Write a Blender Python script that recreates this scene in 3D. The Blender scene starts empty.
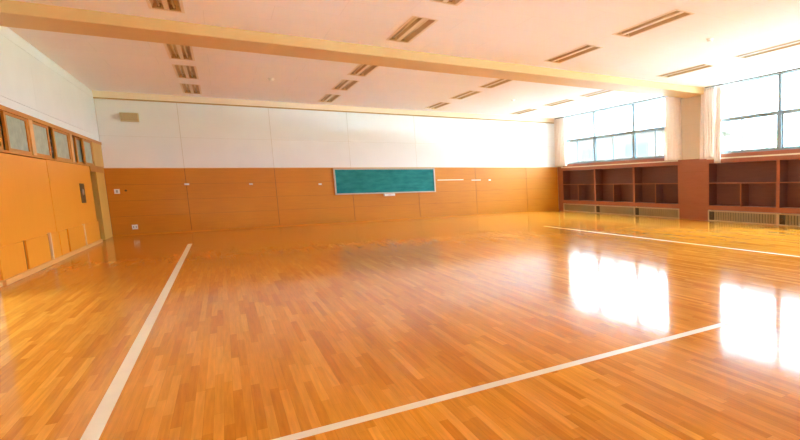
import bpy, bmesh, math, random
from mathutils import Vector
random.seed(7)
S = bpy.context.scene
COL = S.collection

# ------------------------------------------------------------------ dimensions (metres)
W = 15.26          # room width: left wall x=0, window wall x=W
CZ = 4.28          # ceiling
WOOD = 2.04        # top of the wood panelling
YB = -26.4         # wall behind the camera
GX = W + 0.08      # window plane

# ------------------------------------------------------------------ helpers
def lin(c):
    out = []
    for v in c[:3]:
        v = v / 255.0
        out.append(v / 12.92 if v <= 0.04045 else ((v + 0.055) / 1.055) ** 2.4)
    return (*out, 1.0)

class MB:
    """collects boxes, prisms and tubes into one mesh"""
    def __init__(self):
        self.bm = bmesh.new()
    def box(self, x0, x1, y0, y1, z0, z1, bev=0.0, mi=0):
        bm = self.bm
        vs = [bm.verts.new((x, y, z)) for x in (x0, x1) for y in (y0, y1) for z in (z0, z1)]
        fs = [(0, 1, 3, 2), (4, 6, 7, 5), (0, 4, 5, 1), (2, 3, 7, 6), (0, 2, 6, 4), (1, 5, 7, 3)]
        faces = [bm.faces.new([vs[i] for i in f]) for f in fs]
        for f in faces: f.material_index = mi
        if bev > 0:
            es = list({e for f in faces for e in f.edges})
            bmesh.ops.bevel(bm, geom=es, offset=bev, segments=2, profile=0.6, affect='EDGES')
        return self
    def prism(self, pts, axis, a0, a1):
        """closed polygon pts in the plane across axis, extruded a0..a1"""
        bm = self.bm
        def mk(p, a):
            return {'x': (a, p[0], p[1]), 'y': (p[0], a, p[1]), 'z': (p[0], p[1], a)}[axis]
        A = [bm.verts.new(mk(p, a0)) for p in pts]
        B = [bm.verts.new(mk(p, a1)) for p in pts]
        n = len(pts)
        fs = [bm.faces.new(A), bm.faces.new(list(reversed(B)))]
        for i in range(n):
            fs.append(bm.faces.new((A[i], B[i], B[(i + 1) % n], A[(i + 1) % n])))
        return self
    def cyl(self, c, r, axis, a0, a1, n=20, r2=None):
        r2 = r if r2 is None else r2
        bm = self.bm
        def mk(u, v, a):
            return {'x': (a, c[0] + u, c[1] + v), 'y': (c[0] + u, a, c[1] + v), 'z': (c[0] + u, c[1] + v, a)}[axis]
        A = [bm.verts.new(mk(r * math.cos(t * 2 * math.pi / n), r * math.sin(t * 2 * math.pi / n), a0)) for t in range(n)]
        B = [bm.verts.new(mk(r2 * math.cos(t * 2 * math.pi / n), r2 * math.sin(t * 2 * math.pi / n), a1)) for t in range(n)]
        bm.faces.new(A); bm.faces.new(list(reversed(B)))
        for i in range(n):
            f = bm.faces.new((A[i], B[i], B[(i + 1) % n], A[(i + 1) % n])); f.smooth = True
        return self
    def build(self, name, mat, parent=None, loc=None):
        bm = self.bm
        bmesh.ops.recalc_face_normals(bm, faces=bm.faces[:])
        me = bpy.data.meshes.new(name)
        bm.to_mesh(me); bm.free()
        for m in (mat if isinstance(mat, (list, tuple)) else [mat]):
            me.materials.append(m)
        o = bpy.data.objects.new(name, me); COL.objects.link(o)
        if parent: o.parent = parent
        if loc: o.location = loc
        return o

def box(*a, **k): return MB().box(*a, **k)

def tag(o, label=None, cat=None, group=None, kind=None):
    if label: o['label'] = label
    if cat: o['category'] = cat
    if group: o['group'] = group
    if kind: o['kind'] = kind
    return o

def thing(name, label, cat, loc=(0, 0, 0), group=None, kind=None):
    o = bpy.data.objects.new(name, None); COL.objects.link(o)
    o.empty_display_size = 0.1
    o.location = loc
    return tag(o, label, cat, group, kind)

def copy_tree(o, parent=None):
    c = o.copy(); COL.objects.link(c)
    c.parent = parent
    for ch in list(o.children): copy_tree(ch, c)
    return c

# ------------------------------------------------------------------ materials
def new_mat(name):
    m = bpy.data.materials.new(name); m.use_nodes = True
    nt = m.node_tree
    b = nt.nodes['Principled BSDF']
    return m, nt, b

def plain(name, rgb, rough=0.6, metal=0.0, spec=0.5, noise=0.0, nscale=8.0, bump=0.0):
    m, nt, b = new_mat(name)
    b.inputs['Base Color'].default_value = lin(rgb)
    b.inputs['Roughness'].default_value = rough
    b.inputs['Metallic'].default_value = metal
    b.inputs['Specular IOR Level'].default_value = spec
    if noise > 0 or bump > 0:
        tc = nt.nodes.new('ShaderNodeTexCoord')
        n = nt.nodes.new('ShaderNodeTexNoise')
        n.inputs['Scale'].default_value = nscale; n.inputs['Detail'].default_value = 5
        nt.links.new(tc.outputs['Object'], n.inputs['Vector'])
        if noise > 0:
            r = nt.nodes.new('ShaderNodeValToRGB')
            c = lin(rgb)
            r.color_ramp.elements[0].color = tuple(v * (1 - noise) for v in c[:3]) + (1,)
            r.color_ramp.elements[1].color = tuple(min(1, v * (1 + noise)) for v in c[:3]) + (1,)
            r.color_ramp.elements[0].position = 0.3; r.color_ramp.elements[1].position = 0.7
            nt.links.new(n.outputs['Fac'], r.inputs['Fac'])
            nt.links.new(r.outputs['Color'], b.inputs['Base Color'])
        if bump > 0:
            bp = nt.nodes.new('ShaderNodeBump'); bp.inputs['Strength'].default_value = bump
            bp.inputs['Distance'].default_value = 0.01
            nt.links.new(n.outputs['Fac'], bp.inputs['Height'])
            nt.links.new(bp.outputs['Normal'], b.inputs['Normal'])
    return m

def wood(name, dark, light, rough=0.4, stretch=(1.0, 14.0, 14.0), scale=1.6, spec=0.3):
    """veneer: long streaks along the axis whose stretch value is small"""
    m, nt, b = new_mat(name)
    tc = nt.nodes.new('ShaderNodeTexCoord')
    mp = nt.nodes.new('ShaderNodeMapping'); mp.inputs['Scale'].default_value = stretch
    n = nt.nodes.new('ShaderNodeTexNoise'); n.inputs['Scale'].default_value = scale
    n.inputs['Detail'].default_value = 6; n.inputs['Roughness'].default_value = 0.6
    n2 = nt.nodes.new('ShaderNodeTexNoise'); n2.inputs['Scale'].default_value = 0.5
    n2.inputs['Detail'].default_value = 2
    mx = nt.nodes.new('ShaderNodeMath'); mx.operation = 'ADD'
    ml = nt.nodes.new('ShaderNodeMath'); ml.operation = 'MULTIPLY'; ml.inputs[1].default_value = 0.5
    r = nt.nodes.new('ShaderNodeValToRGB')
    r.color_ramp.elements[0].position = 0.32; r.color_ramp.elements[0].color = lin(dark)
    r.color_ramp.elements[1].position = 0.68; r.color_ramp.elements[1].color = lin(light)
    nt.links.new(tc.outputs['Object'], mp.inputs['Vector'])
    nt.links.new(mp.outputs['Vector'], n.inputs['Vector'])
    nt.links.new(tc.outputs['Object'], n2.inputs['Vector'])
    nt.links.new(n.outputs['Fac'], mx.inputs[0]); nt.links.new(n2.outputs['Fac'], mx.inputs[1])
    nt.links.new(mx.outputs[0], ml.inputs[0]); nt.links.new(ml.outputs[0], r.inputs['Fac'])
    nt.links.new(r.outputs['Color'], b.inputs['Base Color'])
    b.inputs['Roughness'].default_value = rough
    b.inputs['Specular IOR Level'].default_value = spec
    return m

def floor_material():
    m, nt, b = new_mat('varnished_strip_floor')
    N = nt.nodes.new; K = nt.links.new
    tc = N('ShaderNodeTexCoord')
    def math_(op, x, y=None):
        n = N('ShaderNodeMath'); n.operation = op
        for i, v in enumerate((x, y)):
            if v is None: continue
            if isinstance(v, (int, float)): n.inputs[i].default_value = v
            else: K(v, n.inputs[i])
        return n.outputs[0]
    SW, SL = 0.05, 0.9                                   # strip width and length
    sep = N('ShaderNodeSeparateXYZ'); K(tc.outputs['Object'], sep.inputs[0])
    u = math_('DIVIDE', sep.outputs['X'], SW); row = math_('FLOOR', u); fu = math_('FRACT', u)
    wn = N('ShaderNodeTexWhiteNoise'); wn.noise_dimensions = '1D'; K(row, wn.inputs['W'])
    v = math_('ADD', math_('DIVIDE', sep.outputs['Y'], SL), math_('MULTIPLY', wn.outputs['Value'], 7.0))
    cell = math_('FLOOR', v); fv = math_('FRACT', v)
    cv = N('ShaderNodeCombineXYZ'); K(row, cv.inputs[0]); K(cell, cv.inputs[1])
    w2 = N('ShaderNodeTexWhiteNoise'); w2.noise_dimensions = '2D'; K(cv.outputs[0], w2.inputs['Vector'])
    tone = w2.outputs['Value']
    joint = math_('MAXIMUM', math_('LESS_THAN', fu, 0.03), math_('LESS_THAN', fv, 0.0025))
    ramp = N('ShaderNodeValToRGB')
    cols = FLOOR_RAMP
    ramp.color_ramp.elements[0].position = 0.0; ramp.color_ramp.elements[0].color = lin(cols[0])
    ramp.color_ramp.elements[1].position = 1.0; ramp.color_ramp.elements[1].color = lin(cols[3])
    e = ramp.color_ramp.elements.new(0.3); e.color = lin(cols[1])
    e = ramp.color_ramp.elements.new(0.75); e.color = lin(cols[2])
    fade = N('ShaderNodeMapRange'); fade.inputs['From Min'].default_value = -15.0; fade.inputs['From Max'].default_value = -8.0
    fade.inputs['To Min'].default_value = 1.3; fade.inputs['To Max'].default_value = 0.3
    K(sep.outputs['Y'], fade.inputs['Value'])
    tone = math_('ADD', math_('MULTIPLY', math_('SUBTRACT', tone, 0.5), fade.outputs['Result']), 0.5)
    K(tone, ramp.inputs['Fac'])
    # grain
    mp = N('ShaderNodeMapping'); mp.inputs['Scale'].default_value = (26, 1.3, 1)
    K(tc.outputs['Object'], mp.inputs['Vector'])
    g = N('ShaderNodeTexNoise'); g.inputs['Scale'].default_value = 2.0; g.inputs['Detail'].default_value = 5
    K(mp.outputs['Vector'], g.inputs['Vector'])
    gm = N('ShaderNodeMapRange'); gm.inputs['From Min'].default_value = 0.3; gm.inputs['From Max'].default_value = 0.7
    gm.inputs['To Min'].default_value = 0.86; gm.inputs['To Max'].default_value = 1.1
    K(g.outputs['Fac'], gm.inputs['Value'])
    # broad wear of the lacquer
    w = N('ShaderNodeTexNoise'); w.inputs['Scale'].default_value = 0.45; w.inputs['Detail'].default_value = 4
    K(tc.outputs['Object'], w.inputs['Vector'])
    wm = N('ShaderNodeMapRange'); wm.inputs['From Min'].default_value = 0.3; wm.inputs['From Max'].default_value = 0.7
    wm.inputs['To Min'].default_value = 0.93; wm.inputs['To Max'].default_value = 1.06
    K(w.outputs['Fac'], wm.inputs['Value'])
    mm = N('ShaderNodeMath'); mm.operation = 'MULTIPLY'
    K(gm.outputs['Result'], mm.inputs[0]); K(wm.outputs['Result'], mm.inputs[1])
    # joints
    jm = N('ShaderNodeMapRange'); jm.inputs['To Min'].default_value = 1.0; jm.inputs['To Max'].default_value = 0.75
    K(joint, jm.inputs['Value'])
    m2 = N('ShaderNodeMath'); m2.operation = 'MULTIPLY'
    K(mm.outputs[0], m2.inputs[0]); K(jm.outputs['Result'], m2.inputs[1])
    vm = N('ShaderNodeVectorMath'); vm.operation = 'SCALE'
    K(ramp.outputs['Color'], vm.inputs[0]); K(m2.outputs[0], vm.inputs['Scale'])
    K(vm.outputs['Vector'], b.inputs['Base Color'])
    # lacquer: smooth with long scuffs along the strips
    mp2 = N('ShaderNodeMapping'); mp2.inputs['Scale'].default_value = (7, 0.5, 1)
    K(tc.outputs['Object'], mp2.inputs['Vector'])
    sc = N('ShaderNodeTexNoise'); sc.inputs['Scale'].default_value = 1.5; sc.inputs['Detail'].default_value = 6
    K(mp2.outputs['Vector'], sc.inputs['Vector'])
    rm = N('ShaderNodeMapRange'); rm.inputs['From Min'].default_value = 0.3; rm.inputs['From Max'].default_value = 0.75
    rm.inputs['To Min'].default_value = FLOOR_ROUGH[0]; rm.inputs['To Max'].default_value = FLOOR_ROUGH[1]
    K(sc.outputs['Fac'], rm.inputs['Value'])
    K(rm.outputs['Result'], b.inputs['Roughness'])
    b.inputs['Specular IOR Level'].default_value = FLOOR_SPEC
    return m

FLOOR_RAMP = [(192, 118, 32), (205, 131, 40), (209, 136, 44), (222, 151, 56)]
FLOOR_ROUGH = (0.075, 0.14)
FLOOR_SPEC = 0.075
FLOOR = floor_material()

def ceiling_material():
    m, nt, b = new_mat('acoustic_ceiling_board')
    N = nt.nodes.new; K = nt.links.new
    tc = N('ShaderNodeTexCoord')
    br = N('ShaderNodeTexBrick'); br.offset = 0.5
    br.inputs['Scale'].default_value = 1.0
    br.inputs['Brick Width'].default_value = 1.82; br.inputs['Row Height'].default_value = 0.91
    br.inputs['Mortar Size'].default_value = 0.004
    c = lin((250, 247, 245))
    br.inputs['Color1'].default_value = c; br.inputs['Color2'].default_value = tuple(v * 0.985 for v in c[:3]) + (1,)
    br.inputs['Mortar'].default_value = tuple(v * 0.9 for v in c[:3]) + (1,)
    K(tc.outputs['Object'], br.inputs['Vector'])
    K(br.outputs['Color'], b.inputs['Base Color'])
    n = N('ShaderNodeTexNoise'); n.inputs['Scale'].default_value = 60
    K(tc.outputs['Object'], n.inputs['Vector'])
    bp = N('ShaderNodeBump'); bp.inputs['Strength'].default_value = 0.15; bp.inputs['Distance'].default_value = 0.004
    K(n.outputs['Fac'], bp.inputs['Height']); K(bp.outputs['Normal'], b.inputs['Normal'])
    b.inputs['Roughness'].default_value = 0.9; b.inputs['Specular IOR Level'].default_value = 0.2
    return m
CEIL = ceiling_material()

M = dict(
    white_panel=plain('painted_white_wall_board', (240, 241, 238), 0.55, noise=0.02, nscale=1.2),
    gap=plain('dark_joint', (120, 100, 80), 0.9),
    white_gap=plain('pale_joint', (212, 206, 190), 0.9),
    back_wood=wood('back_wall_veneer', (194, 116, 6), (212, 134, 14), 0.42, spec=0.6),
    back_gap=plain('veneer_joint', (140, 76, 18), 0.8),
    left_wood=wood('door_veneer', (238, 150, 34), (244, 160, 44), 0.42, stretch=(14, 14, 1.0), scale=1.2),
    left_frame=wood('door_frame_wood', (196, 124, 34), (212, 142, 48), 0.45, stretch=(14, 1, 14)),
    post_wood=wood('golden_post_wood', (212, 160, 70), (228, 178, 86), 0.5, stretch=(14, 14, 1)),
    pale_wood=wood('pale_rail_wood', (226, 166, 92), (238, 182, 110), 0.4, stretch=(14, 1, 14)),
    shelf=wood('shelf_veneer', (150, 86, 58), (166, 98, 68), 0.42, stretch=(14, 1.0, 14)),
    shelf_shade=wood('shelf_inner_shade_tone', (104, 64, 58), (118, 74, 66), 0.5, stretch=(14, 1.0, 14)),  # darker copy of the shelf veneer; recess shade put into the colour
    pillar_wood=wood('pillar_veneer', (150, 88, 58), (164, 100, 68), 0.42, stretch=(14, 1.0, 14)),
    cream=plain('cream_wall_board', (204, 182, 148), 0.6, noise=0.02, nscale=2),
    cream_gap=plain('cream_joint', (190, 166, 128), 0.9),
    beam=plain('cream_beam_paint', (226, 192, 134), 0.6, noise=0.015, nscale=1.5),
    lip_shadow=plain('ochre_lip_shadow_tone', (186, 148, 84), 0.6),
    cornice=plain('pale_cornice_paint', (242, 222, 190), 0.6),
    concrete=plain('added_wall_render', (200, 198, 190), 0.9, noise=0.05),
    alu=plain('window_aluminium', (126, 142, 148), 0.5),
    board=None,
    board_frame=plain('board_frame_aluminium', (198, 190, 176), 0.4, metal=0.4),
    light_pan=plain('lamp_reflector_shade_tone', (208, 180, 126), 0.5, noise=0.03),  # beige carries the dimness of the trough and the orange floor bounce
    light_rim=plain('lamp_rim_paint', (236, 222, 196), 0.5),
    tube=plain('unlit_fluorescent_glass', (244, 232, 198), 0.25),
    socket=plain('lamp_socket_plastic', (150, 126, 80), 0.5),
    plastic=plain('white_plastic', (240, 240, 236), 0.35),
    grey_plastic=plain('grey_plastic', (170, 168, 160), 0.4),
    speaker_body=plain('speaker_casing', (206, 192, 148), 0.6),
    speaker_cloth=plain('speaker_grille_cloth', (188, 172, 128), 0.9, noise=0.08, nscale=60),
    heater_frame=plain('heater_frame_paint', (196, 170, 128), 0.45),
    heater_slat=plain('heater_slat_paint', (158, 138, 98), 0.5),
    slot=wood('slot_wood', (150, 84, 26), (166, 98, 34), 0.6, stretch=(14, 14, 1)),
    edge=wood('pale_edge_wood', (244, 206, 148), (250, 216, 164), 0.4, stretch=(14, 14, 1)),
    niche=plain('valve_niche_paint', (84, 70, 48), 0.8),
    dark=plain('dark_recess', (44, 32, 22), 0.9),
    dark_metal=plain('bronze_pull_metal', (96, 78, 52), 0.4, metal=0.6),
    steel=plain('steel', (200, 198, 190), 0.3, metal=0.9),
    tape=plain('white_floor_tape', (224, 210, 180), 0.4, spec=0.3, noise=0.03, nscale=5),
    thin_tape=plain('worn_floor_tape', (222, 178, 134), 0.4, spec=0.3, noise=0.03, nscale=5),
    chalk_tape=plain('white_wall_tape', (250, 236, 214), 0.5),
    store=plain('store_room_wall', (120, 100, 74), 0.9),
    felt=plain('eraser_felt', (214, 206, 196), 0.9),
    wood_block=plain('eraser_block_wood', (226, 214, 190), 0.6),
    facade=plain('pale_building_render', (42, 24, 3), 0.9, noise=0.03, nscale=0.4),
    facade_glass=plain('building_window_glass', (5, 12, 14), 0.8),
    facade_frame=plain('building_window_frame', (30, 28, 22), 0.8),
    ground=plain('pale_concrete_ground', (226, 226, 224), 0.9, noise=0.04, nscale=0.6),
    dark_far_ground=plain('green_low_bounce_ground', (92, 104, 66), 0.95, noise=0.15, nscale=0.8),
    bounce_tone=plain('pale_bounce_ground', (232, 229, 220), 0.95, noise=0.04, nscale=0.8),
    low_bounce_tone=plain('grey_low_bounce_ground', (80, 80, 76), 0.95, noise=0.08, nscale=1.5),
    leaf=plain('leaf', (150, 170, 130), 0.8, noise=0.2, nscale=3),
    bark=plain('bark', (120, 104, 84), 0.9, noise=0.2, nscale=9),
)

def board_material():
    m, nt, b = new_mat('green_chalkboard')
    N = nt.nodes.new; K = nt.links.new
    tc = N('ShaderNodeTexCoord'); mp = N('ShaderNodeMapping'); mp.inputs['Scale'].default_value = (1.6, 1, 5)
    n = N('ShaderNodeTexNoise'); n.inputs['Scale'].default_value = 1.6; n.inputs['Detail'].default_value = 6
    r = N('ShaderNodeValToRGB')
    r.color_ramp.elements[0].position = 0.3; r.color_ramp.elements[0].color = lin((16, 112, 114))
    r.color_ramp.elements[1].position = 0.75; r.color_ramp.elements[1].color = lin((42, 140, 136))
    K(tc.outputs['Object'], mp.inputs['Vector']); K(mp.outputs['Vector'], n.inputs['Vector'])
    K(n.outputs['Fac'], r.inputs['Fac']); K(r.outputs['Color'], b.inputs['Base Color'])
    b.inputs['Roughness'].default_value = 0.6; b.inputs['Specular IOR Level'].default_value = 0.25
    return m
M['board'] = board_material()

def glass_material():
    m = bpy.data.materials.new('window_glass'); m.use_nodes = True
    nt = m.node_tree; nt.nodes.clear()
    out = nt.nodes.new('ShaderNodeOutputMaterial')
    mix = nt.nodes.new('ShaderNodeMixShader'); mix.inputs['Fac'].default_value = 0.05
    t = nt.nodes.new('ShaderNodeBsdfTransparent'); t.inputs['Color'].default_value = (0.95, 0.97, 0.96, 1)
    g = nt.nodes.new('ShaderNodeBsdfGlossy'); g.inputs['Roughness'].default_value = 0.02
    nt.links.new(t.outputs[0], mix.inputs[1]); nt.links.new(g.outputs[0], mix.inputs[2])
    nt.links.new(mix.outputs[0], out.inputs['Surface'])
    return m
GLASS = glass_material()

def frosted_material():
    m, nt, b = new_mat('frosted_transom_glass')
    N = nt.nodes.new; K = nt.links.new
    tc = N('ShaderNodeTexCoord')
    n = N('ShaderNodeTexNoise'); n.inputs['Scale'].default_value = 7; n.inputs['Detail'].default_value = 4
    r = N('ShaderNodeValToRGB')
    r.color_ramp.elements[0].position = 0.3; r.color_ramp.elements[0].color = lin((140, 156, 130))
    r.color_ramp.elements[1].position = 0.7; r.color_ramp.elements[1].color = lin((178, 190, 164))
    K(tc.outputs['Object'], n.inputs['Vector']); K(n.outputs['Fac'], r.inputs['Fac'])
    K(r.outputs['Color'], b.inputs['Base Color'])
    b.inputs['Roughness'].default_value = 0.3
    return m
FROST = frosted_material()

def cloth_material():
    m = bpy.data.materials.new('curtain_cloth'); m.use_nodes = True
    nt = m.node_tree; nt.nodes.clear()
    N = nt.nodes.new; K = nt.links.new
    out = N('ShaderNodeOutputMaterial'); mix = N('ShaderNodeMixShader'); mix.inputs['Fac'].default_value = 0.16
    d = N('ShaderNodeBsdfDiffuse'); d.inputs['Color'].default_value = lin((238, 226, 214))
    t = N('ShaderNodeBsdfTranslucent'); t.inputs['Color'].default_value = lin((236, 222, 208))
    tc = N('ShaderNodeTexCoord'); n = N('ShaderNodeTexNoise'); n.inputs['Scale'].default_value = 90
    bp = N('ShaderNodeBump'); bp.inputs['Strength'].default_value = 0.15; bp.inputs['Distance'].default_value = 0.003
    K(tc.outputs['Object'], n.inputs['Vector']); K(n.outputs['Fac'], bp.inputs['Height'])
    K(bp.outputs['Normal'], d.inputs['Normal'])
    K(d.outputs[0], mix.inputs[1]); K(t.outputs[0], mix.inputs[2]); K(mix.outputs[0], out.inputs['Surface'])
    return m
CLOTH = cloth_material()

# ------------------------------------------------------------------ layout numbers
PILLARS = [(-9.95, -8.55), (-19.60, -18.20)]
UNITS = [[-0.41, -3.17, -5.93, -8.55], [-9.95, -12.78, -15.49, -18.20], [-19.60, -22.36, -25.10]]
LX = [2.27, 5.78, 9.30, 12.80]
LY = [-1.76, -4.68, -7.32, -11.55, -14.42]
LHX, LHY = 0.185, 0.93

# ------------------------------------------------------------------ floor
fl = box(-0.1, W, YB, 0, -0.15, 0).build('floor', FLOOR); tag(fl, kind='structure')
def tape(name, x0, x1, y0, y1, m):
    return tag(box(x0, x1, y0, y1, 0.0, 0.0012).build(name, m, fl), 'pale court line taped on the floor')
tag(MB().prism([(1.916, -4.8), (1.998, -4.8), (2.058, YB + 2.5), (1.976, YB + 2.5)], 'z', 0.0, 0.0012).build('court_line', M['tape'], fl), 'pale court line taped on the floor')
tape('court_line', 2.055, 6.45, -19.045, -18.955, M['tape'])
tape('court_line', 10.53, 10.595, YB + 2.5, -7.4, M['thin_tape'])

# ------------------------------------------------------------------ ceiling with openings for the lamps
def grid_slab(x0, x1, y0, y1, z0, z1, xs, ys, hx, hy):
    mb = MB()
    xb = [x0] + sorted(v for c in xs for v in (c - hx, c + hx)) + [x1]
    yb = [y0] + sorted(v for c in ys for v in (c - hy, c + hy)) + [y1]
    for j in range(len(yb) - 1):
        hole_row = j % 2 == 1
        if not hole_row:
            mb.box(x0, x1, yb[j], yb[j + 1], z0, z1)
        else:
            for i in range(0, len(xb) - 1, 2):
                mb.box(xb[i], xb[i + 1], yb[j], yb[j + 1], z0, z1)
    return mb
ce = grid_slab(-0.12, W + 0.5, YB, 0.0, CZ, CZ + 0.025, LX, LY, LHX, LHY).build('ceiling', CEIL)
tag(ce, kind='structure')
roof = box(-3.2, W + 0.6, YB - 0.2, 0.3, 4.75, 4.95).build('roof_slab', M['concrete'], ce)

# beam across the room and the cornice beams
tag(box(-0.0, W, PILLARS[0][0], -8.92, 4.085, CZ).build('trim_1', M['beam']), kind='structure')
tag(box(-0.0, W, PILLARS[1][0], PILLARS[1][1], 4.085, CZ).build('trim_2', M['beam']), kind='structure')
cor = box(0.0, W, -0.10, 0.0, 4.10, CZ).build('trim_3', M['cornice']); tag(cor, kind='structure')
box(0.0, W, -0.085, 0.0, 4.065, 4.10).build('shadow_line_lip', M['lip_shadow'], cor)  # ochre tone paints the shadow line under the cornice

# ------------------------------------------------------------------ back wall
wb = box(-3.2, W + 0.5, 0.03, 0.25, -0.15, 4.75).build('wall_back', M['concrete']); tag(wb, kind='structure')
box(0, W, 0.016, 0.03, 0, WOOD).build('panel_joint', M['back_gap'], wb)
box(0, W, 0.016, 0.03, WOOD, CZ).build('panel_joint', M['white_gap'], wb)
XS = [0.0] + [1.8315 + 2.3612 * i for i in range(6)] + [W]
wood_mb, white_mb = MB(), MB()
g = 0.007
for i in range(len(XS) - 1):
    for z0, z1 in ((0.07, 0.585), (0.585, 1.06), (1.06, 1.545), (1.545, WOOD)):
        wood_mb.box(XS[i] + g, XS[i + 1] - g, 0.0, 0.018, z0 + g * 0.4, z1 - g * 0.4, bev=0.002)
    for z0, z1 in ((WOOD + 0.012, 3.0), (3.0, 4.07)):
        white_mb.box(XS[i] + g * 0.8, XS[i + 1] - g * 0.8, 0.0, 0.018, z0 + g * 0.4, z1 - g * 0.4, bev=0.002)
wood_mb.build('wood_panel', M['back_wood'], wb)
white_mb.build('white_panel', M['white_panel'], wb)
box(0, W, -0.004, 0.02, WOOD - 0.004, WOOD + 0.014, bev=0.002).build('dado_strip', M['beam'], wb)
tag(box(0.0, W, -0.012, 0.02, 0.0, 0.07, bev=0.003).build('baseboard_back', M['back_wood']), kind='structure')

# ------------------------------------------------------------------ left wall (upper white part, header, storeroom behind)
wl = MB()
wl.box(-0.14, -0.02, -11.2, 0.0, 2.79, 4.75)
wl.box(-0.14, -0.02, -11.2, -10.35, 0, 2.79)
wl.box(-0.14, -0.02, YB, -11.2, -1.2, 0.1).box(-0.14, -0.02, YB, -11.2, 0.75, 4.75)   # opening for the added low windows that brighten the ceiling
wl.box(-0.14, -0.02, YB, -25.6, 0.1, 0.75)
wl = wl.build('wall_left', M['concrete']); tag(wl, kind='structure')
box(-0.02, -0.012, YB, 0.0, 2.80, CZ).build('panel_joint', M['white_gap'], wl)
mb = MB()
ys = [0.0, -2.1, -4.4, -6.7, -9.0, -11.3, -13.6, -15.9, -18.2, -20.5, -22.8, YB]
for i in range(len(ys) - 1):
    for z0, z1 in ((2.80, 2.97), (2.97, 4.06), (4.06, CZ)):
        mb.box(-0.016, 0.0, ys[i + 1] + 0.003, ys[i] - 0.003, z0 + 0.003, z1 - 0.003, bev=0.002)
mb.build('white_panel', M['white_panel'], wl)
mb = MB()
for y0, y1 in ((-18.9, -11.3), (YB, -18.91)):
    mb.box(-0.018, 0.0, y0, y1, 0.77, 2.79, bev=0.002)
mb.build('wood_panel', M['left_wood'], wl)

# wooden transom storey above the doors: head, sill, posts
tr = MB()
tr.box(-0.12, 0.035, -10.36, 0.0, 2.72, 2.80, bev=0.004)           # head
tr.box(-0.12, 0.012, -10.36, -2.12, 2.035, 2.075, bev=0.004).box(-0.12, 0.012, -2.12, 0.0, 1.90, 2.075, bev=0.004)           # sill / door header
trim4 = tr.build('trim_4', M['left_frame']); tag(trim4, kind='structure')
for y0, y1 in ((-7.62, -7.38), (-4.24, -4.00), (-10.36, -10.1)):
    box(-0.12, 0.03, y0, y1, 2.07, 2.73, bev=0.004).build('post', M['pale_wood'], trim4)
# end post beside the back wall, and door jamb
tag(box(-0.12, 0.0, -1.28, 0.0, 0.0, 1.91, bev=0.004).build('trim_5', M['post_wood']), kind='structure')
box(-0.12, 0.02, -1.42, 0.0, 2.07, 2.73, bev=0.004).build('end_panel', M['post_wood'], trim4)

def sash(name, y0, y1, x, label=None):
    """one sliding sash of a transom window"""
    e = bpy.data.objects.new(name, None); COL.objects.link(e); e.location = (x, (y0 + y1) / 2, 2.075)
    h = (y1 - y0) / 2
    f = MB()
    f.box(-0.018, 0.018, -h, h, 0.0, 0.05, bev=0.003).box(-0.018, 0.018, -h, h, 0.60, 0.645, bev=0.003)
    f.box(-0.018, 0.018, -h, -h + 0.11, 0.05, 0.60, bev=0.003).box(-0.018, 0.018, h - 0.11, h, 0.05, 0.60, bev=0.003)
    fr = f.build('sash_frame', M['left_frame'], e)
    box(-0.004, 0.004, -h + 0.11, h - 0.11, 0.05, 0.60).build('pane', FROST, e)
    tag(e, kind='structure')
    return e
sash('window_4', -10.1, -9.05, -0.05)
s = sash('window_5', -8.98, -7.62, -0.01)
s = sash('window_6', -7.38, -6.10, -0.01)
for z in (0.12, 0.2, 0.34):
    box(0.018, 0.04, 0.59, 0.63, z, z + 0.03, bev=0.004).build('latch', M['plastic'], s)
sash('window_7', -5.72, -4.24, -0.01)
sash('window_8', -3.18, -2.30, -0.06)
s = sash('window_9', -2.62, -1.42, -0.01)

# sliding doors
dl = box(-0.10, -0.05, -10.35, -6.50, 0.05, 2.03, bev=0.003).build('door_1', M['left_wood']); tag(dl, kind='structure')
dr = box(-0.045, -0.005, -6.56, -2.12, 0.05, 2.03, bev=0.003).build('door_2', M['left_wood']); tag(dr, kind='structure')
# face veneer of the left leaf sits flush with the wall line
box(-0.052, -0.008, -10.35, -6.575, 0.06, 2.02, bev=0.003).build('door_face', M['left_wood'], dl)
hp = MB().box(-0.012, 0.004, -3.72, -3.22, 1.09, 1.57, bev=0.004).build('pull_plate', M['dark_metal'], dr)
MB().cyl((-3.46, 1.36), 0.085, 'x', 0.002, 0.014, 24, 0.07).build('pull_cup', M['steel'], hp)
# kick boards on the doors with slots between them
def kick(parent, y0, y1):
    box(-0.008, 0.022, y0, y1, 0.085, 0.575, bev=0.004).build('kick_board', M['left_wood'], parent)
kick(dl, -10.34, -9.08); kick(dl, -8.92, -7.46)
kick(dl, -7.28, -6.60); kick(dr, -6.55, -5.88); kick(dr, -5.74, -4.12); kick(dr, -4.02, -2.14)
for p, y in ((dl, -9.0), (dl, -7.41), (dr, -5.81)):
    box(-0.006, 0.002, y - 0.075, y + 0.075, 0.085, 0.575).build('slot', M['slot'], p)
for p, y in ((dl, -7.30), (dr, -4.06)):
    tag(box(-0.006, 0.034, y - 0.03, y + 0.03, 0.085, 0.60, bev=0.004).build('edge_strip', M['edge'], p), 'pale wooden edge strip')
tag(box(-0.12, 0.05, -10.35, -2.10, 0.0, 0.085, bev=0.006).build('baseboard_left', M['pale_wood']), kind='structure')
tag(box(-0.02, 0.012, YB, -10.36, 0.0, 0.06, bev=0.004).build('trim_6', M['pale_wood']), kind='structure')
# storeroom behind the doors and transoms
st = MB()
st.box(-3.2, -3.1, -12.0, 0.03, -0.15, 4.75).box(-3.1, -0.14, -12.0, -11.9, -0.15, 4.75)
st.box(-3.1, -0.14, -11.9, 0.0, 3.2, 3.25).box(-3.1, -0.1, -11.9, 0.03, -0.15, -0.001)
tag(st.build('wall_storeroom', M['store']), kind='structure')

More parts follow.
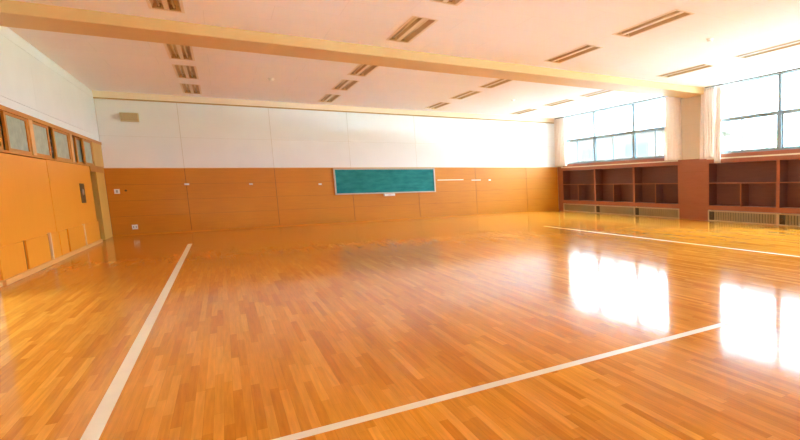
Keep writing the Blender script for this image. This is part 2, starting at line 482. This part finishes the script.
# ------------------------------------------------------------------ wall behind the camera
wf = box(-0.14, W + 0.5, YB - 0.2, YB, -1.2, 4.75).build('wall_front', M['white_panel']); tag(wf, kind='structure')
box(0, W, YB, YB + 0.018, 0.0, WOOD).build('wood_panel', M['left_wood'], wf)

# ------------------------------------------------------------------ window wall
wr = MB()
wr.box(W + 0.42, W + 0.55, YB, 0.0, -1.2, 1.98)                    # outer skin under the sills
wr.box(W + 0.02, W + 0.5, YB, 0.0, -0.15, 0.0)
wr.box(W, W + 0.5, YB, 0.0, CZ + 0.03, 4.75)
wr.box(W + 0.03, W + 0.5, -0.40, 0.03, 0.0, CZ)
for y0, y1 in PILLARS:
    wr.box(W + 0.03, W + 0.5, y0 + 0.01, y1 - 0.01, 0.0, CZ)
wr.box(W + 0.03, W + 0.5, YB, -25.1, 0.0, CZ)
wr = wr.build('wall_right', M['concrete']); tag(wr, kind='structure')
def pillar_faces(y0, y1):
    a, b_ = MB(), MB()
    for z0, z1 in ((0.0, 0.55), (0.55, 1.075), (1.075, 1.62), (1.62, 2.03)):
        a.box(W, W + 0.032, y0, y1, z0 + 0.004, z1 - 0.004, bev=0.003)
    for z0, z1 in ((2.05, 3.18), (3.18, 4.085)):
        b_.box(W, W + 0.032, y0, y1, z0 + 0.004, z1 - 0.004, bev=0.003)
    a.build('wood_facing', M['pillar_wood'], wr)
    b_.build('cream_facing', M['cream'], wr)
    box(W + 0.012, W + 0.03, y0 + 0.002, y1 - 0.002, 0.0, 2.04).build('facing_joint', M['back_gap'], wr)
    box(W + 0.012, W + 0.03, y0 + 0.002, y1 - 0.002, 2.04, 4.2).build('facing_joint', M['cream_gap'], wr)
for p in PILLARS: pillar_faces(*p)
pillar_faces(-0.40, -0.005)
pillar_faces(YB + 0.01, -25.11)

# window sills: nosing and curb under the glass, running between the pillars
for k, u in enumerate(UNITS):
    y1, y0 = u[0], u[-1]
    sm = MB().box(W - 0.035, W + 0.42, y0, y1, 2.005, 2.035, bev=0.004).box(W + 0.045, W + 0.115, y0, y1, 2.035, 2.15, bev=0.003)
    sm.box(W, W + 0.40, y0, y1, 1.90, 2.005, bev=0.002)
    sl = sm.build('trim_%d' % (10 + k), M['shelf']); tag(sl, kind='structure')
    tag(box(W - 0.041, W - 0.034, y0, y1, 1.995, 2.036).build('edge_strip', M['tape'], sl), 'pale strip standing for the glint on the sill edge')  # highlight of the nosing edge painted as a pale strip

# windows: aluminium frames, a transom, mullions, two sliding sashes low and one pane above
def window(n, u, loc=None, rz=0.0, zt=3.215 - 2.15, H=CZ + 0.03 - 2.15):
    e = thing('window_%d' % n, None, None, loc or (GX, u[-1], 2.15)); tag(e, kind='structure')
    e.rotation_euler = (0, 0, rz)
    Y0 = u[-1]; L = u[0] - Y0
    f = MB()
    f.box(-0.035, 0.035, 0, L, 0, 0.05, bev=0.004).box(-0.035, 0.035, 0, L, H - 0.06, H, bev=0.004)
    f.box(-0.035, 0.035, 0, 0.05, 0.05, H - 0.06, bev=0.004).box(-0.035, 0.035, L - 0.05, L, 0.05, H - 0.06, bev=0.004)
    f.build('frame', M['alu'], e)
    box(-0.04, 0.04, 0.05, L - 0.05, zt - 0.045, zt + 0.045, bev=0.004).build('transom', M['alu'], e)
    for y in u[1:-1]:
        box(-0.045, 0.045, y - Y0 - 0.06, y - Y0 + 0.06, 0.05, H - 0.06, bev=0.004).build('mullion', M['alu'], e)
    for i in range(len(u) - 1):
        a, b_ = u[i + 1] - Y0 + 0.05, u[i] - Y0 - 0.05
        mid = (a + b_) / 2
        box(-0.003, 0.003, a, b_, zt + 0.035, H - 0.06).build('pane', GLASS, e)
        for (p, q, dx) in ((a, mid + 0.03, -0.015), (mid - 0.03, b_, 0.015)):
            s_ = MB()
            s_.box(dx - 0.012, dx + 0.012, p, q, 0.05, 0.09, bev=0.002).box(dx - 0.012, dx + 0.012, p, q, zt - 0.07, zt - 0.036, bev=0.002)
            s_.box(dx - 0.012, dx + 0.012, p, p + 0.055, 0.09, zt - 0.07, bev=0.002).box(dx - 0.012, dx + 0.012, q - 0.055, q, 0.09, zt - 0.07, bev=0.002)
            so = s_.build('sash', M['alu'], e)
            box(dx - 0.003, dx + 0.003, p + 0.05, q - 0.05, 0.085, zt - 0.065).build('pane', GLASS, so)
    return e
for k, u in enumerate(UNITS): window(k + 1, u)
# unseen low windows, added so sunlit ground brightens the ceiling
window(10, [14.4 * i / 6 for i in range(6, -1, -1)], (-0.08, -25.6, 0.1), 0.0, 0.33, 0.65)


# ------------------------------------------------------------------ shelf units under the windows
def make_shelf(y0, y1, label):
    L = y1 - y0; D = 0.39
    r = thing('bookshelf', label, 'bookshelf', (W, y0, 0.36), 'built-in bookshelves under the windows')
    H = 1.90 - 0.36; t = 0.055
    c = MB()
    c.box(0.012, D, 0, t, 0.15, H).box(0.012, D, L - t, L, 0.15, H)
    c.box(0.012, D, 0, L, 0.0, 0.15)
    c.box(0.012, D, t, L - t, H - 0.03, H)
    c.build('carcass', M['shelf_shade'], r)
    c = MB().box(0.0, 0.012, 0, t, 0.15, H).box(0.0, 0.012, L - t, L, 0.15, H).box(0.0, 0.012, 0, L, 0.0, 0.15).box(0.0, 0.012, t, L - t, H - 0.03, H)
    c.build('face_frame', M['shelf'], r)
    box(D - 0.02, D - 0.002, t, L - t, 0.15, H - 0.03).build('back_panel', M['shelf_shade'], r)
    sb = box(0.012, D - 0.02, t, L - t, 0.855, 0.885).build('shelf_board', M['shelf_shade'], r)
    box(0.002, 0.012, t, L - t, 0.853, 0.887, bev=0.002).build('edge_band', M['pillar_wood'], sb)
    dv = box(0.012, D - 0.02, L / 2 - 0.018, L / 2 + 0.018, 0.15, 0.855).build('divider', M['shelf_shade'], r)
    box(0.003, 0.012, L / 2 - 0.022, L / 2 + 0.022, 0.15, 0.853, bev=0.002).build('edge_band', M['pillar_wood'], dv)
    return r
SHL = [['brown built-in bookshelf under the far window, beside the back wall corner',
        'brown built-in bookshelf under the middle of the far window',
        'brown built-in bookshelf under the far window, against the wood-faced pillar on its right'],
       ['brown built-in bookshelf under the near window, directly right of the pillar',
        'brown built-in bookshelf cut off by the right edge of the photo']]
HTL = [['slatted cream heater cover under the bookshelf nearest the back wall',
        'slatted cream heater cover under the middle bookshelf of the far window',
        'slatted cream heater cover ending at the left side of the wood-faced pillar'],
       ['slatted cream heater cover on the floor directly right of the pillar',
        'slatted cream heater cover cut off by the right edge of the photo']]

def make_heater(y0, y1, label, dark_end):
    L = y1 - y0; H = 0.345
    r = thing('heater_cover', label, 'heater cover', (W, y0, 0.0), 'heater covers under the bookshelves')
    f = MB()
    f.box(-0.004, 0.03, 0, L, H - 0.035, H, bev=0.003).box(-0.004, 0.03, 0, L, 0.0, 0.03, bev=0.003)
    f.box(-0.004, 0.03, 0, 0.04, 0.03, H - 0.035, bev=0.003).box(-0.004, 0.03, L - 0.04, L, 0.03, H - 0.035, bev=0.003)
    f.build('frame', M['heater_frame'], r)
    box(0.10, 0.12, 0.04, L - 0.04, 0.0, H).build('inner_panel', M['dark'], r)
    g_ = MB()
    y = 0.05
    end = L - (0.25 if dark_end else 0.05)
    while y < end - 0.05:
        g_.box(0.002, 0.022, y, y + 0.075, 0.03, H - 0.035); y += 0.105
    g_.build('grille', M['heater_slat'], r)
    if dark_end:
        v = box(0.012, 0.03, L - 0.23, L - 0.05, 0.03, H - 0.035).build('valve_niche', M['niche'], r)
        MB().cyl((L - 0.14, 0.17), 0.045, 'x', -0.02, 0.012, 16).build('valve_knob', M['dark_metal'], v)
    return r
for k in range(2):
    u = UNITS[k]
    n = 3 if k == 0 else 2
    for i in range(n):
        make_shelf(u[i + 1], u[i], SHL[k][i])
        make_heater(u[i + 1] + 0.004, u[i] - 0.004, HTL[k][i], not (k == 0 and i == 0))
# the cupboards further along the window wall, behind the photographer's right, are plain panelling
tag(box(W, W + 0.02, -18.20, UNITS[1][2], 0, 1.90).build('trim_20', M['shelf']), kind='structure')
tag(box(W, W + 0.02, -25.1, -19.6, 0, 1.90).build('trim_21', M['shelf']), kind='structure')

# ------------------------------------------------------------------ curtains and rails
def curtain(y0, y1, zt, zb, x, label, folds, flare=0.0, seed=0, skew=0.0):
    rnd = random.Random(seed)
    r = thing('curtain', label, 'curtain', (x, (y0 + y1) / 2, zt), 'off-white curtains at the windows')
    nu, nv = folds * 10, 26
    h = (y1 - y0) / 2
    ph = [rnd.uniform(-0.6, 0.6) for _ in range(folds + 2)]
    bm = bmesh.new(); rows = []
    for j in range(nv + 1):
        v = j / nv; row = []
        for i in range(nu + 1):
            u = i / nu
            a = u * folds
            p = ph[int(a)] * (1 - (a % 1)) + ph[int(a) + 1] * (a % 1)
            amp = 0.045 + 0.02 * math.sin(3.0 * u + seed) + 0.015 * v
            dx = amp * math.sin(2 * math.pi * a + p * v)
            yy = (-h + 2 * h * u) * (1 + flare * v) + 0.012 * math.sin(4 * math.pi * a + 5 * v) + skew * v
            row.append(bm.verts.new((dx, yy, -v * (zt - zb))))
        rows.append(row)
    for j in range(nv):
        for i in range(nu):
            f = bm.faces.new((rows[j][i], rows[j][i + 1], rows[j + 1][i + 1], rows[j + 1][i])); f.smooth = True
    me = bpy.data.meshes.new('drape'); bm.to_mesh(me); bm.free(); me.materials.append(CLOTH)
    d = bpy.data.objects.new('drape', me); COL.objects.link(d); d.parent = r
    sm = d.modifiers.new('thickness', 'SOLIDIFY'); sm.thickness = 0.004
    box(-0.02, 0.02, -h, h, -0.06, 0.0, bev=0.004).build('heading_tape', CLOTH, r)
    for i in range(folds + 1):
        y = -h + 2 * h * i / folds
        box(-0.006, 0.006, y - 0.008, y + 0.008, 0.0, 0.014).build('hook', M['grey_plastic'], r)
    return r
CX = W - 0.12
curtain(-0.98, -0.07, CZ - 0.05, 2.075, CX, 'bunched off-white curtain in the corner next to the back wall', 6, 0.03, 1)
curtain(-8.78, -8.02, CZ - 0.05, 2.04, CX, 'off-white curtain drawn back at the left edge of the pillar', 5, 0.10, 2, 0.05)
curtain(-10.40, -9.80, CZ - 0.05, 2.02, CX, 'off-white curtain hanging over the right edge of the pillar', 5, 0.10, 3, 0.03)
curtain(-10.70, -10.50, CZ - 0.05, 1.87, CX - 0.02, 'thin white sheer curtain hanging lowest, over the sill right of the pillar', 3, 0.05, 4, 0.05)
def rail(y0, y1, label):
    r = thing('curtain_rail', label, 'curtain rail', (CX, y0, CZ - 0.03), 'curtain rails')
    box(-0.018, 0.018, 0, y1 - y0, 0, 0.03, bev=0.004).build('track', M['dark_metal'], r)
    for y in (0.0, y1 - y0 - 0.02):
        box(-0.024, 0.024, y, y + 0.02, -0.004, 0.03, bev=0.003).build('end_cap', M['grey_plastic'], r)
rail(-8.54, -0.14, 'dark curtain rail along the ceiling above the far window')
rail(-18.1, -9.97, 'dark curtain rail along the ceiling above the near window')

# ------------------------------------------------------------------ recessed twin-tube ceiling lights
def make_light():
    r = thing('ceiling_light', 'x', 'ceiling light', (0, 0, 0), 'recessed twin-tube ceiling lights')
    t = 0.004
    prof = [(-LHX + t, 0.0), (-0.15, 0.085), (-0.035, 0.085), (-0.008, 0.012), (0.008, 0.012), (0.035, 0.085), (0.15, 0.085), (LHX - t, 0.0)]
    outer = [(LHX - t * 0.5, 0.0), (0.158, 0.095), (-0.158, 0.095), (-LHX + t * 0.5, 0.0)]
    mb = MB().prism(prof + outer, 'y', -LHY + 0.004, LHY - 0.004)
    mb.box(-LHX + t, LHX - t, -LHY + 0.004, -LHY + 0.03, 0.0, 0.088).box(-LHX + t, LHX - t, LHY - 0.03, LHY - 0.004, 0.0, 0.088)
    mb.build('reflector', M['light_pan'], r)
    box(-0.034, 0.034, -LHY + 0.03, LHY - 0.03, 0.002, 0.010).build('centre_strip', M['light_rim'], r)
    f = MB(); a = 0.034
    f.box(-LHX - a, -LHX + 0.006, -LHY - a, LHY + a, -0.006, 0.0).box(LHX - 0.006, LHX + a, -LHY - a, LHY + a, -0.006, 0.0)
    f.box(-LHX + 0.006, LHX - 0.006, -LHY - a, -LHY + 0.006, -0.006, 0.0).box(-LHX + 0.006, LHX - 0.006, LHY - 0.006, LHY + a, -0.006, 0.0)
    f.build('rim', M['light_rim'], r)
    for x in (-0.092, 0.092):
        tb = MB().cyl((x, 0.045), 0.018, 'y', -LHY + 0.06, LHY - 0.06, 14).build('tube', M['tube'], r)
        for ya, yb in ((-LHY + 0.03, -LHY + 0.062), (LHY - 0.062, LHY - 0.03)):
            box(x - 0.022, x + 0.022, ya, yb, 0.02, 0.086, bev=0.004).build('lamp_holder', M['socket'], tb)
    return r
rowsay = ['closest to the back wall', 'second from the back wall', 'just behind the beam',
          'just in front of the beam', 'nearest the camera']
colsay = ['column nearest left wall', 'second column from left', 'third column from left', 'column nearest windows']
proto = None
for j, y in enumerate(LY):
    for i, x in enumerate(LX):
        if proto is None:
            proto = make_light(); o = proto
        else:
            o = copy_tree(proto)
        o.location = (x, y, CZ)
        o['label'] = 'unlit recessed ceiling light %s, in %s' % (rowsay[j], colsay[i])

# smoke detectors
def detector(x, y, label):
    r = thing('smoke_detector', label, 'smoke detector', (x, y, CZ), 'smoke detectors on the ceiling')
    MB().cyl((0, 0), 0.075, 'z', -0.018, 0.0, 24).build('base', M['plastic'], r)
    MB().cyl((0, 0), 0.05, 'z', -0.055, -0.018, 24, 0.062).build('sensor', M['plastic'], r)
detector(4.01, -4.76, 'small white smoke detector between the two left columns of ceiling lights')
detector(10.99, -14.3, 'small smoke detector on the ceiling in front of the beam, near the right windows')
detector(11.05, -4.55, 'small smoke detector on the ceiling beyond the beam, toward the far window')

# ------------------------------------------------------------------ things on the back wall
r = thing('chalkboard', 'wide green chalkboard with a pale metal frame on the wood back wall', 'chalkboard', (7.77, 0.0, 1.06))
f = MB(); hw = 1.80; H = 0.955; D = -0.07
f.box(-hw, hw, D, -0.002, 0.0, 0.04, bev=0.004).box(-hw, hw, D, -0.002, H - 0.04, H, bev=0.004)
f.box(-hw, -hw + 0.045, D, -0.002, 0.04, H - 0.04, bev=0.004).box(hw - 0.045, hw, D, -0.002, 0.04, H - 0.04, bev=0.004)
f.build('frame', M['board_frame'], r)
box(-hw + 0.04, hw - 0.04, -0.045, -0.004, 0.035, H - 0.035).build('writing_surface', M['board'], r)
MB().box(-hw + 0.02, hw - 0.02, -0.13, -0.07, -0.004, 0.010, bev=0.003).box(-hw + 0.02, hw - 0.02, -0.135, -0.125, -0.004, 0.022, bev=0.002).build('chalk_tray', M['board_frame'], r)
e = thing('chalk_box', 'small white chalk holder hanging under the middle of the chalkboard', 'chalk holder', (7.80, -0.09, 0.955))
MB().box(-0.19, 0.19, -0.05, 0.088, 0.0, 0.09, bev=0.01).build('drawer_body', M['plastic'], e)
MB().box(-0.05, 0.05, -0.062, -0.05, 0.03, 0.05, bev=0.003).build('pull', M['grey_plastic'], e)

r = thing('wall_speaker', 'small brown box loudspeaker high on the white back wall near the left corner', 'loudspeaker', (0.72, 0.0, 3.43))
MB().prism([(-0.002, 0.0), (-0.002, 0.26), (-0.20, 0.25), (-0.15, 0.0)], 'x', -0.20, 0.20).build('casing', M['speaker_body'], r)
MB().prism([(-0.152, 0.02), (-0.197, 0.235), (-0.206, 0.233), (-0.161, 0.018)], 'x', -0.185, 0.185).build('grille', M['speaker_cloth'], r)

r = thing('light_switch', 'white light switch plate on the wood wall near the left corner', 'light switch', (0.225, 0.0, 1.35))
box(-0.06, 0.06, -0.014, 0.0, -0.07, 0.07, bev=0.004).build('plate', M['plastic'], r)
box(-0.022, 0.022, -0.022, -0.014, -0.04, 0.04, bev=0.003).build('rocker', M['grey_plastic'], r)
r = thing('wall_socket', 'white power socket low on the wood wall near the left corner', 'socket', (0.515, 0.0, 0.255))
box(-0.065, 0.065, -0.012, 0.0, -0.07, 0.07, bev=0.004).build('plate', M['plastic'], r)
for dx in (-0.03, 0.03):
    box(dx - 0.012, dx + 0.012, -0.014, -0.011, -0.03, 0.03, bev=0.001).build('outlet', M['grey_plastic'], r)
r = thing('push_button', 'tiny dark push button on the wood wall right of the light switch', 'button', (0.42, 0.0, 1.37))
MB().cyl((0, 0), 0.03, 'y', -0.02, 0.0, 16, 0.024).build('button_cap', M['dark_metal'], r)

def hook(x, z, label, w):
    r = thing('wall_hook', label, 'wall hook', (x, 0.0, z), 'white hooks on the wood wall')
    box(-w, w, -0.012, 0.0, -0.025, 0.03, bev=0.004).build('plate', M['plastic'], r)
    MB().prism([(-0.012, -0.02), (-0.06, -0.02), (-0.065, 0.015), (-0.055, 0.015), (-0.05, -0.006), (-0.012, -0.006)], 'x', -0.02, 0.02).build('prong', M['plastic'], r)
hook(1.845, 1.53, 'white wall hook on the first vertical panel joint from the left corner', 0.06)
hook(3.50, 1.50, 'white wall hook in the middle of the second wide wood panel', 0.05)
hook(5.52, 1.455, 'white wall hook just left of the chalkboard', 0.05)
hook(11.9, 1.50, 'white wall hook rightmost on the wood wall, beyond the pale strips', 0.05)
tag(box(9.68, 10.75, -0.006, 0.0, 1.52, 1.55, bev=0.001).build('wall_strip', M['chalk_tape']), 'long thin white strip on the wood wall right of the chalkboard', 'strip', 'white strips on the wood wall')
tag(box(11.1, 11.5, -0.006, 0.0, 1.495, 1.525, bev=0.001).build('wall_strip', M['chalk_tape']), 'short white strip on the wood wall, farther from the chalkboard', 'strip', 'white strips on the wood wall')

# ------------------------------------------------------------------ outside
gr = box(-140, 6.0, -140, 140, -0.4, -0.2).build('ground', M['ground']); tag(gr, kind='structure')
box(6.0, W + 0.58, -140, YB - 0.2, -0.4, -0.2).build('paving', M['ground'], gr)
yd = box(W + 0.6, W + 18.5, -140, 140, -1.2, -1.0).build('dark_near_ground', M['low_bounce_tone']); tag(yd, kind='structure')  # unseen dark strip, added to cut bounce onto the ceiling by the windows
tag(box(W + 18.5, W + 29.5, -140, 140, -1.2, -1.0).build('bounce_ground', M['bounce_tone']), kind='structure')  # unseen pale strip, added to bounce sun onto ceiling and upper walls
tag(box(W + 29.5, 240, -180, 180, -1.2, -1.0).build('dark_far_ground', M['dark_far_ground']), kind='structure')  # darker ground added to limit the bounce on the left wall
BX = W + 30
tag(box(-10.0, -9.6, -60, 10, -0.2, 2.6).build('added_sky_blocker', M['concrete']), kind='structure')  # unseen wall added to block horizon sky from the low windows
b = thing('building', 'pale building with bluish windows seen through the far window', 'building', (BX, 0, -1.0))
box(0, 12, 27.5, 52.5, 0, 8.4).build('wall', M['facade'], b)
box(-0.3, 12.3, 27.2, 52.8, 8.4, 8.65).build('roof', M['facade'], b)
for zc in (6.2, 2.6):
    for y0, y1 in ((42.3, 46.2), (36.9, 40.6), (30.6, 35.3)):
        if zc == 6.2 and y0 == 36.9: continue
        f = MB()
        f.box(-0.06, 0.1, y0, y1, zc - 0.85, zc - 0.72).box(-0.06, 0.1, y0, y1, zc + 0.72, zc + 0.85)
        for yy in (y0, (y0 + y1) / 2 - 0.08, y1 - 0.16):
            f.box(-0.06, 0.1, yy, yy + 0.16, zc - 0.72, zc + 0.72)
        wf_ = f.build('window', M['facade_frame'], b)
        box(-0.02, 0.02, y0 + 0.1, y1 - 0.1, zc - 0.72, zc + 0.72).build('pane', M['facade_glass'], wf_)

def tree(x, y, h, label, seed):
    rnd = random.Random(seed)
    r = thing('tree', label, 'tree', (x, y, -1.0))
    t = MB().cyl((0, 0), 0.16, 'z', 0, h * 0.75, 10, 0.06)
    t.build('trunk', M['bark'], r)
    bm = bmesh.new()
    for _ in range(900):
        a = rnd.uniform(0, 2 * math.pi); zz = rnd.uniform(0.4, 1.0)
        rad = 1.9 * math.sqrt(max(0.02, 1 - ((zz - 0.62) / 0.4) ** 2)) * math.sqrt(rnd.random())
        c = Vector((rad * math.cos(a), rad * math.sin(a), zz * h))
        d1 = Vector((rnd.uniform(-1, 1), rnd.uniform(-1, 1), rnd.uniform(-1, 1))).normalized() * 0.13
        d2 = d1.cross(Vector((rnd.uniform(-1, 1), rnd.uniform(-1, 1), rnd.uniform(-1, 1))).normalized()) * 0.8
        bm.faces.new([bm.verts.new(c + d1), bm.verts.new(c + d2), bm.verts.new(c - d1), bm.verts.new(c - d2)])
    me = bpy.data.meshes.new('foliage'); bm.to_mesh(me); bm.free(); me.materials.append(M['leaf'])
    o = bpy.data.objects.new('foliage', me); COL.objects.link(o); o.parent = r
tree(W + 11.5, -4.9, 4.9, 'thin pale tree outside the near window at its lower right', 5)

# ------------------------------------------------------------------ light: bright overcast sky outside
SKY = 4.2
SUN = 18.0
SUN_COL = (0.59, 1.0, 1.45)
wd = bpy.data.worlds.new('sky'); S.world = wd; wd.use_nodes = True
nt = wd.node_tree
bg = nt.nodes['Background']
tc = nt.nodes.new('ShaderNodeTexCoord'); sep = nt.nodes.new('ShaderNodeSeparateXYZ')
rp = nt.nodes.new('ShaderNodeValToRGB')
rp.color_ramp.elements[0].position = 0.0; rp.color_ramp.elements[0].color = (0.22, 0.32, 0.42, 1)
rp.color_ramp.elements[1].position = 0.7; rp.color_ramp.elements[1].color = (0.80, 1.1, 1.3, 1)
nt.links.new(tc.outputs['Generated'], sep.inputs[0]); nt.links.new(sep.outputs['Z'], rp.inputs['Fac'])
nt.links.new(rp.outputs['Color'], bg.inputs['Color'])
bg.inputs['Strength'].default_value = SKY
sd = bpy.data.lights.new('sun', 'SUN'); sd.energy = SUN; sd.angle = math.radians(1.5); sd.color = SUN_COL
so = bpy.data.objects.new('sun', sd); COL.objects.link(so)
so.rotation_euler = Vector((0.0, 0.50, -0.86)).to_track_quat('-Z', 'Y').to_euler()
for loc, rot, sx, sy in (((-0.13, -18.4, 0.425), (0, math.radians(-90), 0), 0.65, 14.4),):
    ld = bpy.data.lights.new('portal', 'AREA'); ld.shape = 'RECTANGLE'
    ld.size = sx; ld.size_y = sy; ld.cycles.is_portal = True
    lo = bpy.data.objects.new('portal', ld); COL.objects.link(lo)
    lo.location = loc; lo.rotation_euler = rot
# sampling portals in the window openings (guide the sky light, emit nothing)
for k, u in enumerate(UNITS):
    ld = bpy.data.lights.new('portal', 'AREA'); ld.shape = 'RECTANGLE'
    ld.size = 2.16; ld.size_y = u[0] - u[-1]
    ld.cycles.is_portal = True
    lo = bpy.data.objects.new('portal', ld); COL.objects.link(lo)
    lo.location = (W + 0.14, (u[0] + u[-1]) / 2, 3.21)
    lo.rotation_euler = (0, math.radians(90), 0)

# ------------------------------------------------------------------ camera (off-centre crop of a wider picture: lens shift)
F, PX, PY = 532.3, 643.29, 242.55
yaw, pitch, roll = 0.6650, -0.1182, -0.0198
r0 = Vector((math.cos(yaw), -math.sin(yaw), 0)); f0 = Vector((math.sin(yaw), math.cos(yaw), 0)); u0 = Vector((0, 0, 1))
fw = f0 * math.cos(pitch) + u0 * math.sin(pitch); up = u0 * math.cos(pitch) - f0 * math.sin(pitch)
rr = r0 * math.cos(roll) + up * math.sin(roll); uu = up * math.cos(roll) - r0 * math.sin(roll)
cd = bpy.data.cameras.new('camera'); cam = bpy.data.objects.new('camera', cd); COL.objects.link(cam)
from mathutils import Matrix
mt = Matrix((( rr.x, uu.x, -fw.x, 2.7132), (rr.y, uu.y, -fw.y, -22.4641), (rr.z, uu.z, -fw.z, 1.4), (0, 0, 0, 1)))
cam.matrix_world = mt
cd.sensor_fit = 'HORIZONTAL'; cd.sensor_width = 36.0; cd.lens = F / 800 * 36.0
cd.shift_x = (400 - PX) / 800; cd.shift_y = (PY - 220) / 800
cd.clip_start = 0.05; cd.clip_end = 500
S.camera = cam

S.view_settings.view_transform = 'Standard'; S.view_settings.look = 'None'
S.view_settings.gamma = 1.0; S.view_settings.use_curve_mapping = False
S.view_settings.exposure = 3.42
S.cycles.max_bounces = 16; S.cycles.diffuse_bounces = 12; S.cycles.glossy_bounces = 4; S.cycles.transparent_max_bounces = 12
